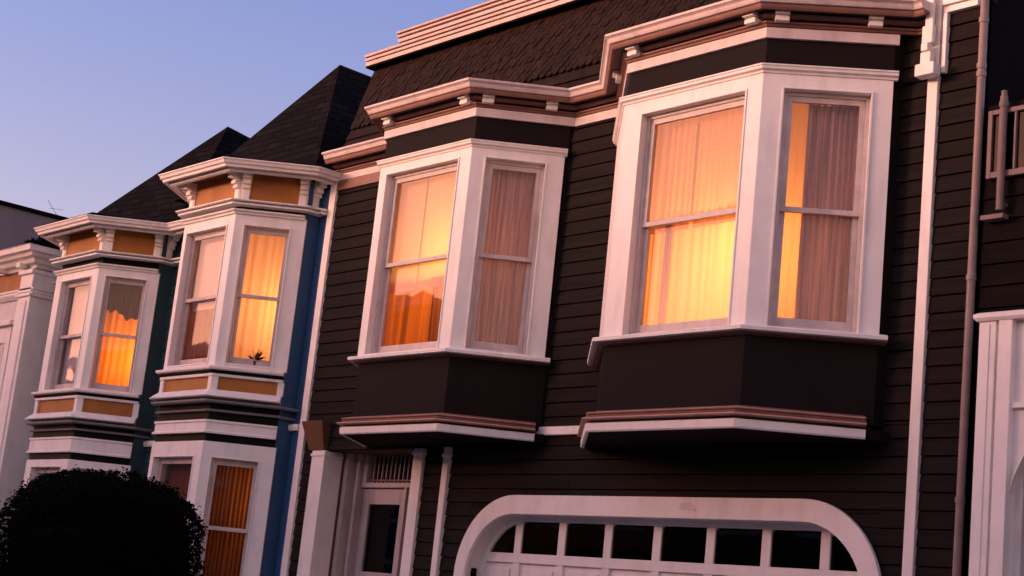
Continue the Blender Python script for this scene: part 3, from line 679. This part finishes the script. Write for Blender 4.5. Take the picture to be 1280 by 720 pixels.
# ================================================================== white house at the left edge
WH = empty('row_house'); tag(WH, 'pale cream row house with heavy cornice and corner pilaster at the left edge', 'house', 'painted row houses along the street')
wx, wy = -20.97, -.34
pw = [(-27.5, wy), (wx, wy), (wx, .4)]
mb = MB(); mb.sweep(pw, [(0, .15), (0, 5.9), (-.12, 5.9), (-.12, .15)]); mb.box(-27.5, wx - .13, -.2, 7, 5.88, 5.93); mb.box(wx - .14, wx - .02, .4, 7, .15, 5.9); mb.build('wall', WHITE2, WH)
mb = MB()
z = 6.02
mb.sweep(pw, [(0, z - .26), (.05, z - .26), (.06, z - .22), (.13, z - .20), (.16, z - .15), (.22, z - .13), (.24, z - .085), (.30, z - .075), (.315, z - .01), (.33, z), (0, z + .04)])
mb.build('cornice', WHITE, WH, bevel=.002)
mb = MB(); mb.sweep([(-27.5, wy), (wx - .42, wy)], [(0, 5.50), (.02, 5.50), (.02, 5.74), (0, 5.74)]); mb.build('frieze_panel', OCHRE, WH)
mb = MB(); mb.sweep(pw, [(0, 5.36), (.03, 5.36), (.06, 5.40), (.07, 5.42), (.05, 5.45), (.07, 5.46), (.07, 5.485), (0, 5.49)]); mb.build('string_course', WHITE, WH)
mb = MB()
mb.box(wx - .36, wx + .035, wy - .07, wy + .3, .15, 5.74); mb.box(wx - .39, wx + .065, wy - .10, wy + .33, 5.36, 5.40); mb.box(wx - .38, wx + .05, wy - .085, wy + .31, 5.42, 5.46)
mb.box(wx - .27, wx - .05, wy - .09, wy - .068, .8, 5.30)
mb.box(wx - .39, wx + .06, wy - .11, wy + .33, 5.68, 5.74)
mb.build('corner_pilaster', WHITE, WH, bevel=.008)
for k in range(6):
    mb = MB(); mb.box(wx - .30 - k * .7, wx - .18 - k * .7, wy - .2, wy - .072 if k == 0 else wy, 5.76, 5.83); mb.build('cornice_bracket', WHITE, WH, bevel=.006)
Fw = Facet((-24, wy), (wx, wy))
window(WH, Fw, 1.35, 2.35, 3.2, 4.75, 4.0, 1.12, 2.52, 3.0, 4.98, m=WHITE)
mb = MB(); mb.fbox(Fw, 1.05, 2.6, 0, .09, 4.99, 5.06); mb.fbox(Fw, 1.05, 2.6, 0, .08, 2.93, 2.99); mb.build('window_head', WHITE, WH, bevel=.004)
curtain('lilac_blind', Fw, 1.3, 2.4, 3.15, 4.8, -.17, LILAC, 'pale blind in the window of the cream house at the far left', pleat=.3, amp=.003, seed=31, cat='blind')
# building rising behind it
BG = empty('apartment_building'); tag(BG, 'plain grey stucco building with dark roof edge rising behind the cream house', 'building')
mb = MB(); mb.box(-31, -24.0, -.1, 14, .15, 7.22); mb.build('wall', STUCCO, BG)
mb = MB(); mb.box(-31.05, -23.95, -.15, 14.05, 7.22, 7.28); mb.build('roof_edge', BLACKT, BG)
AN = empty('rooftop_antenna'); tag(AN, 'thin faint antenna on the far roof against the sky', 'antenna')
mb = MB(); mb.tube((-23.99, 1.15, 7.28), (-24.1, 1.0, 7.52), .004); mb.tube((-23.97, 1.0, 7.36), (-24.12, 1.3, 7.42), .003); mb.build('mast', METAL, AN)

# ================================================================== neighbour on the right
NH = empty('row_house'); tag(NH, 'low dark clapboard house with a small barred window at the right edge', 'house', 'painted row houses along the street')
NY = -.06
mb = MB(); siding(mb, -6.195, -2.0, .15, 5.56, y=NY, h=.157); mb.box(-6.19, -2.0, NY + .07, 6, .15, 5.54); mb.build('clapboard_wall', DARKN, NH)
Fn = Facet((-6.155, NY - .02), (-5.2, NY - .02))
mb = MB()
for (p, q, a, t) in ((0, .035, 5.0, 5.50), (.40, .435, 5.0, 5.50), (.035, .40, 5.0, 5.045), (.035, .40, 5.465, 5.50), (.085, .105, 5.045, 5.465), (.21, .225, 5.045, 5.465)): mb.fbox(Fn, p, q, .0, .04, a, t)
nw = mb.build('window', METAL, NH, bevel=.004); nw.data.materials[0] = DIMT
mb = MB(); mb.fbox(Fn, .035, .40, .012, .016, 5.045, 5.465); mb.build('glass_pane', DKGLASS, nw)
mb = MB(); mb.tube((-6.02, -.14, 4.75), (-6.02, -.14, 5.58), .027); mb.tube((-6.02, -.14, 5.58), (-6.02, -.14, 5.62), .021); mb.tube((-6.02, -.14, 5.50), (-6.02, -.14, 5.54), .033); mb.tube((-6.02, -.14, 4.80), (-6.02, -.06, 4.80), .02); mb.build('vent_pipe', DIMT, NH)
mb = MB(); mb.box(-6.16, -5.98, -.16, -.085, 4.69, 4.725); mb.build('ledge', DIMT, NH, bevel=.004)

PT = empty('entry_portal'); tag(PT, 'pinkish white panelled entry portal with moulded cap at the right edge', 'portal')
mb = MB()
y0 = -.5
mb.box(-5.905, -5.78, y0, -.2, .15, 3.88); mb.box(-5.78, -5.755, y0 + .035, -.2, .15, 3.88); mb.box(-5.755, -5.655, y0 - .01, -.2, .15, 3.88); mb.box(-5.83, -5.822, y0 - .008, y0, .2, 3.86)
mb.build('pilaster', WHITE, PT, bevel=.004)
mb = MB(); mb.sweep([(-5.905, -.2), (-5.905, y0), (-3.2, y0), (-3.2, -.2)], [(0, 3.88), (.015, 3.88), (.03, 3.90), (.03, 3.925), (.012, 3.935), (0, 3.94)]); mb.box(-5.9, -3.2, y0 + .01, -.2, 3.88, 3.93); mb.build('cap_moulding', WHITE, PT)
mb = MB(); pts = [(-5.655, 2.75), (-5.62, 2.86), (-5.56, 2.98), (-5.45, 3.10), (-5.2, 3.22), (-4.6, 3.28), (-4.0, 3.22), (-3.75, 3.10), (-3.64, 2.98), (-3.58, 2.86), (-3.54, 2.75)]
tp = [(-5.655, 3.88)] + [(x, 3.88) for x, z in pts[1:-1]] + [(-3.54, 3.88)]
def strip(mb, lo, hi, y0, y1):
    n = len(lo)
    a = [mb.bm.verts.new((x, y0, z)) for x, z in lo]; b = [mb.bm.verts.new((x, y0, z)) for x, z in hi]
    c = [mb.bm.verts.new((x, y1, z)) for x, z in lo]; d = [mb.bm.verts.new((x, y1, z)) for x, z in hi]
    for i in range(n - 1):
        for f in ([a[i], a[i + 1], b[i + 1], b[i]], [c[i + 1], c[i], d[i], d[i + 1]], [a[i + 1], a[i], c[i], c[i + 1]], [b[i], b[i + 1], d[i + 1], d[i]]): mb.bm.faces.new(f)
strip(mb, pts, tp, y0 + .05, y0 + .12); mb.build('arched_panel', WHITE, PT)
mb = MB(); strip(mb, pts, [(x + (.0 if -5.6 < x < -3.6 else 0), z + .035) for x, z in pts], y0 + .02, y0 + .05)
mb.box(-5.655, -3.54, y0 + .015, y0 + .05, 3.30, 3.335); mb.build('arch_moulding', WHITE, PT, bevel=.003)
mb = MB(); mb.box(-3.54, -3.3, y0, -.2, .15, 3.88); mb.build('pilaster', WHITE, PT, bevel=.004)
mb = MB(); mb.box(-5.655, -5.60, y0 + .10, -.2, .15, 3.0); mb.build('inner_jamb', WHITE2, PT)
mb = MB(); mb.box(-5.6, -3.5, -.25, -.2, .15, 3.5); mb.build('portal_door', SOFFIT, PT)

# ================================================================== street tree with clipped round crown
TR = empty('street_tree'); tag(TR, 'dark clipped street tree with dense broad rounded crown at lower left', 'tree')
cx, cy, cz = -12.77, -3.0, 1.86
RX, RY, RZ = .82, .82, .67
mb = MB(); mb.tube((cx + .03, cy, .14), (cx, cy, 1.1), .085, .065, 10); mb.tube((cx, cy, 1.1), (cx - .02, cy, 1.75), .065, .04, 10)
for k in range(9):
    a = k * 2.4; mb.tube((cx, cy, 1.05 + .04 * k), (cx + .5 * math.cos(a), cy + .5 * math.sin(a), 1.5 + .06 * k), .032, .012, 7)
mb.build('trunk', BARK, TR)
from mathutils import noise
def shell(d):  # clipped outline, a bit boxy on top, uneven
    e = 2.7
    r = (abs(d.x) ** e + abs(d.y) ** e + abs(d.z) ** e) ** (-1 / e)
    return r * (1 + .11 * noise.noise(d * 2.3 + Vector((3, 1, 7))) + .06 * noise.noise(d * 7))
mb = MB(); bm = mb.bm
rnd = random.Random(11)
for k in range(42000):
    d = Vector((rnd.gauss(0, 1), rnd.gauss(0, 1), rnd.gauss(0, 1))).normalized()
    if d.z < -.62 and rnd.random() < .6: continue
    rr = shell(d) * (1 - abs(rnd.gauss(0, .06)))* (1.05 if rnd.random() < .05 else 1)
    p = Vector((cx + d.x * RX * rr, cy + d.y * RY * rr, cz + d.z * RZ * rr))
    n = (d + Vector((rnd.gauss(0, .6), rnd.gauss(0, .6), rnd.gauss(0, .6) + .3))).normalized()
    t = n.orthogonal().normalized(); t = Matrix.Rotation(rnd.uniform(0, 6.28), 3, n) @ t; w_ = n.cross(t)
    l = rnd.uniform(.016, .030); w = l * .42
    bm.faces.new([bm.verts.new(q) for q in (p - t * l * .5, p + w_ * w, p + t * l, p - w_ * w)])
# dense inner twig mass
for i in range(24):
    for j in range(14):
        pass
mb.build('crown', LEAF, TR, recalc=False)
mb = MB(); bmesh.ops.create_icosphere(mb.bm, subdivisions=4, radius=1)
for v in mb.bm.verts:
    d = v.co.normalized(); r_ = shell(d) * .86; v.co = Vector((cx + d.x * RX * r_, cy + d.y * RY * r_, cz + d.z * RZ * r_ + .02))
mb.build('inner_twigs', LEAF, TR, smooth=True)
# dark shrub on the terrace at the far left
SH = empty('roof_shrub'); tag(SH, 'dark scruffy shrub behind the cornice of the cream house', 'shrub')
mb = MB()
for k in range(3500):
    c = ((-22.9, .9, 6.45), (-22.5, .5, 6.25), (-23.2, .7, 6.4))[k % 3]
    d = Vector((rnd.gauss(0, 1), rnd.gauss(0, 1), rnd.gauss(0, 1))).normalized() * (rnd.random() ** .4) * .38
    p = Vector(c) + Vector((d.x, d.y, d.z * .8)); t = Vector((rnd.gauss(0, 1), rnd.gauss(0, 1), rnd.gauss(0, 1))).normalized(); w_ = t.orthogonal().normalized()
    mb.bm.faces.new([mb.bm.verts.new(q) for q in (p - t * .04, p + w_ * .02, p + t * .05, p - w_ * .02)])
mb.build('foliage', LEAF, SH, recalc=False)
mb = MB(); mb.tube((-22.9, .8, 5.9), (-22.9, .8, 6.5), .03, .015, 7); mb.build('stem', BARK, SH)

# ================================================================== houses across the street (they shade the low sky)
rnd = random.Random(21)
for k, (xa, xb, h_) in enumerate(((-70, -58, 9.0), (-58, -46, 9.8), (-46, -36, 10.6), (-36, -27.5, 7.8), (-27.5, -19, 7.2), (-19, -10.5, 7.7), (-10.5, -2, 7.3), (-2, 7, 7.9), (7, 16, 7.4), (16, 25, 8.0))):
    O_ = empty('row_house'); tag(O_, 'house across the street with flat cornice and sash windows, outside the picture', 'house', 'houses across the street')
    yb = -19.5
    mb = MB(); siding(mb, xa + .02, xb - .02, .15, h_, y=yb - .0, h=.2); mb.box(xa + .02, xb - .02, yb - 6, yb - .02, .15, h_); mb.build('wall', (BROWNP, STUCCO, TEAL, OCHRE)[k % 4], O_)
    mb = MB(); mb.box(xa + .02, xb - .02, yb, yb + .35, h_ - .3, h_ + .1); mb.build('cornice', WHITE2, O_)
    for wx_ in (xa + 1.5, xa + 3.9, xa + 6.3):
        for wz_ in (1.2, 4.3):
            mb = MB()
            for (p, q, a, t) in ((0, .12, 0, 2), (1.2, 1.32, 0, 2), (.12, 1.2, 0, .12), (.12, 1.2, 1.88, 2), (.12, 1.2, .96, 1.04)): mb.box(wx_ + p, wx_ + q, yb + .001, yb + .1, wz_ + a, wz_ + t)
            w_ = mb.build('window', WHITE2, O_); mb = MB(); mb.box(wx_ + .12, wx_ + 1.2, yb + .03, yb + .04, wz_ + .12, wz_ + 1.88); mb.build('glass_pane', DKGLASS, w_)

# ================================================================== ground
def plane(name, x0, x1, y0, y1, z, m):
    mb = MB(); mb.face([(x0, y0, z), (x1, y0, z), (x1, y1, z), (x0, y1, z)]); o = mb.build(name, m); o['kind'] = 'structure'; return o
plane('ground', -400, 400, -400, 400, -.004, EARTH)
plane('road', -200, 200, -14.5, -4.6, 0.0, ASPH)
mb = MB(); mb.box(-200, 200, -4.6, -4.45, -.05, .14); mb.box(-200, 200, -14.65, -14.5, -.05, .14); o = mb.build('kerb', CONC); o['kind'] = 'structure'
mb = MB(); mb.box(-200, 200, -4.45, .6, -.05, .136); mb.box(-200, 200, -18, -14.65, -.05, .136); o = mb.build('pavement', CONC); o['kind'] = 'structure'
mb = MB()
for k in range(-30, 30): mb.box(k * 6, k * 6 + 3, -9.6, -9.48, .004, .008)
o = mb.build('road_marking', LINE); o['kind'] = 'structure'

# ================================================================== light
SUN_AZ, SUN_EL = 34, 7
w = bpy.data.worlds.new('World'); scene.world = w; w.use_nodes = True
N = w.node_tree.nodes; L = w.node_tree.links; bg = N['Background']
sky = N.new('ShaderNodeTexSky'); sky.sky_type = 'NISHITA'; sky.sun_disc = False
sky.sun_elevation = R(SUN_EL); sky.sun_rotation = R(180 + SUN_AZ); sky.air_density = 1.0; sky.dust_density = .6; sky.ozone_density = 3.0
tcw = N.new('ShaderNodeTexCoord'); sp = N.new('ShaderNodeSeparateXYZ'); rw = N.new('ShaderNodeValToRGB'); mm = N.new('ShaderNodeMix')
mm.data_type = 'RGBA'; mm.blend_type = 'MULTIPLY'; mm.inputs[0].default_value = 1
L.new(tcw.outputs['Generated'], sp.inputs[0]); L.new(sp.outputs['Z'], rw.inputs[0])
rw.color_ramp.elements[0].position = .18; rw.color_ramp.elements[0].color = (.98, .455, .40, 1)
rw.color_ramp.elements[1].position = .42; rw.color_ramp.elements[1].color = (.71, .45, .555, 1)
L.new(sky.outputs[0], mm.inputs[6]); L.new(rw.outputs[0], mm.inputs[7])
ry = N.new('ShaderNodeValToRGB'); my_ = N.new('ShaderNodeMath'); my_.operation = 'MULTIPLY_ADD'; my_.inputs[1].default_value = -.5; my_.inputs[2].default_value = .5
L.new(sp.outputs['Y'], my_.inputs[0]); L.new(my_.outputs[0], ry.inputs[0])   # rosy afterglow on the sunset side
ry.color_ramp.elements[0].position = .38; ry.color_ramp.elements[0].color = (.367, .367, .367, 1)
ry.color_ramp.elements[1].position = .66; ry.color_ramp.elements[1].color = (.90, .62, .40, 1)
m3 = N.new('ShaderNodeMix'); m3.data_type = 'RGBA'; m3.blend_type = 'MULTIPLY'; m3.inputs[0].default_value = 1
L.new(mm.outputs[2], m3.inputs[6]); L.new(ry.outputs[0], m3.inputs[7])
m4 = N.new('ShaderNodeVectorMath'); m4.operation = 'SCALE'; m4.inputs['Scale'].default_value = 3
L.new(m3.outputs[2], m4.inputs[0]); L.new(m4.outputs[0], bg.inputs[0]); bg.inputs[1].default_value = .15
s = bpy.data.lights.new('sun', 'SUN'); s.energy = .56; s.angle = R(10); s.color = (1, .64, .47)
so = bpy.data.objects.new('sun', s); col.objects.link(so)
sd = Vector((-math.sin(R(SUN_AZ)) * math.cos(R(SUN_EL)), -math.cos(R(SUN_AZ)) * math.cos(R(SUN_EL)), math.sin(R(SUN_EL))))
so.rotation_euler = sd.to_track_quat('Z', 'Y').to_euler()

# ================================================================== camera
cam = bpy.data.cameras.new('camera'); co = bpy.data.objects.new('camera', cam); col.objects.link(co); scene.camera = co
cam.sensor_width = 36; cam.lens = 2014.67 / 1280 * 36; cam.clip_end = 2000; cam.clip_start = .1
r = Vector((0.66157606, 0.74278041, 0.102929)); u = Vector((0.08678372, -0.21217849, 0.97336986)); f = Vector((-0.74483938, 0.63502564, 0.20483346))
M = Matrix((r, u, -f)).transposed().to_4x4(); M.translation = Vector((0, -9.6, 1.6)); co.matrix_world = M

scene.view_settings.view_transform = 'Standard'; scene.view_settings.look = 'None'; scene.view_settings.exposure = 2.06; scene.view_settings.gamma = 1
scene.cycles.use_denoising = True
scene.cycles.max_bounces = 6; scene.cycles.transparent_max_bounces = 12; scene.cycles.caustics_reflective = False; scene.cycles.caustics_refractive = False
scene.cycles.sample_clamp_indirect = 4
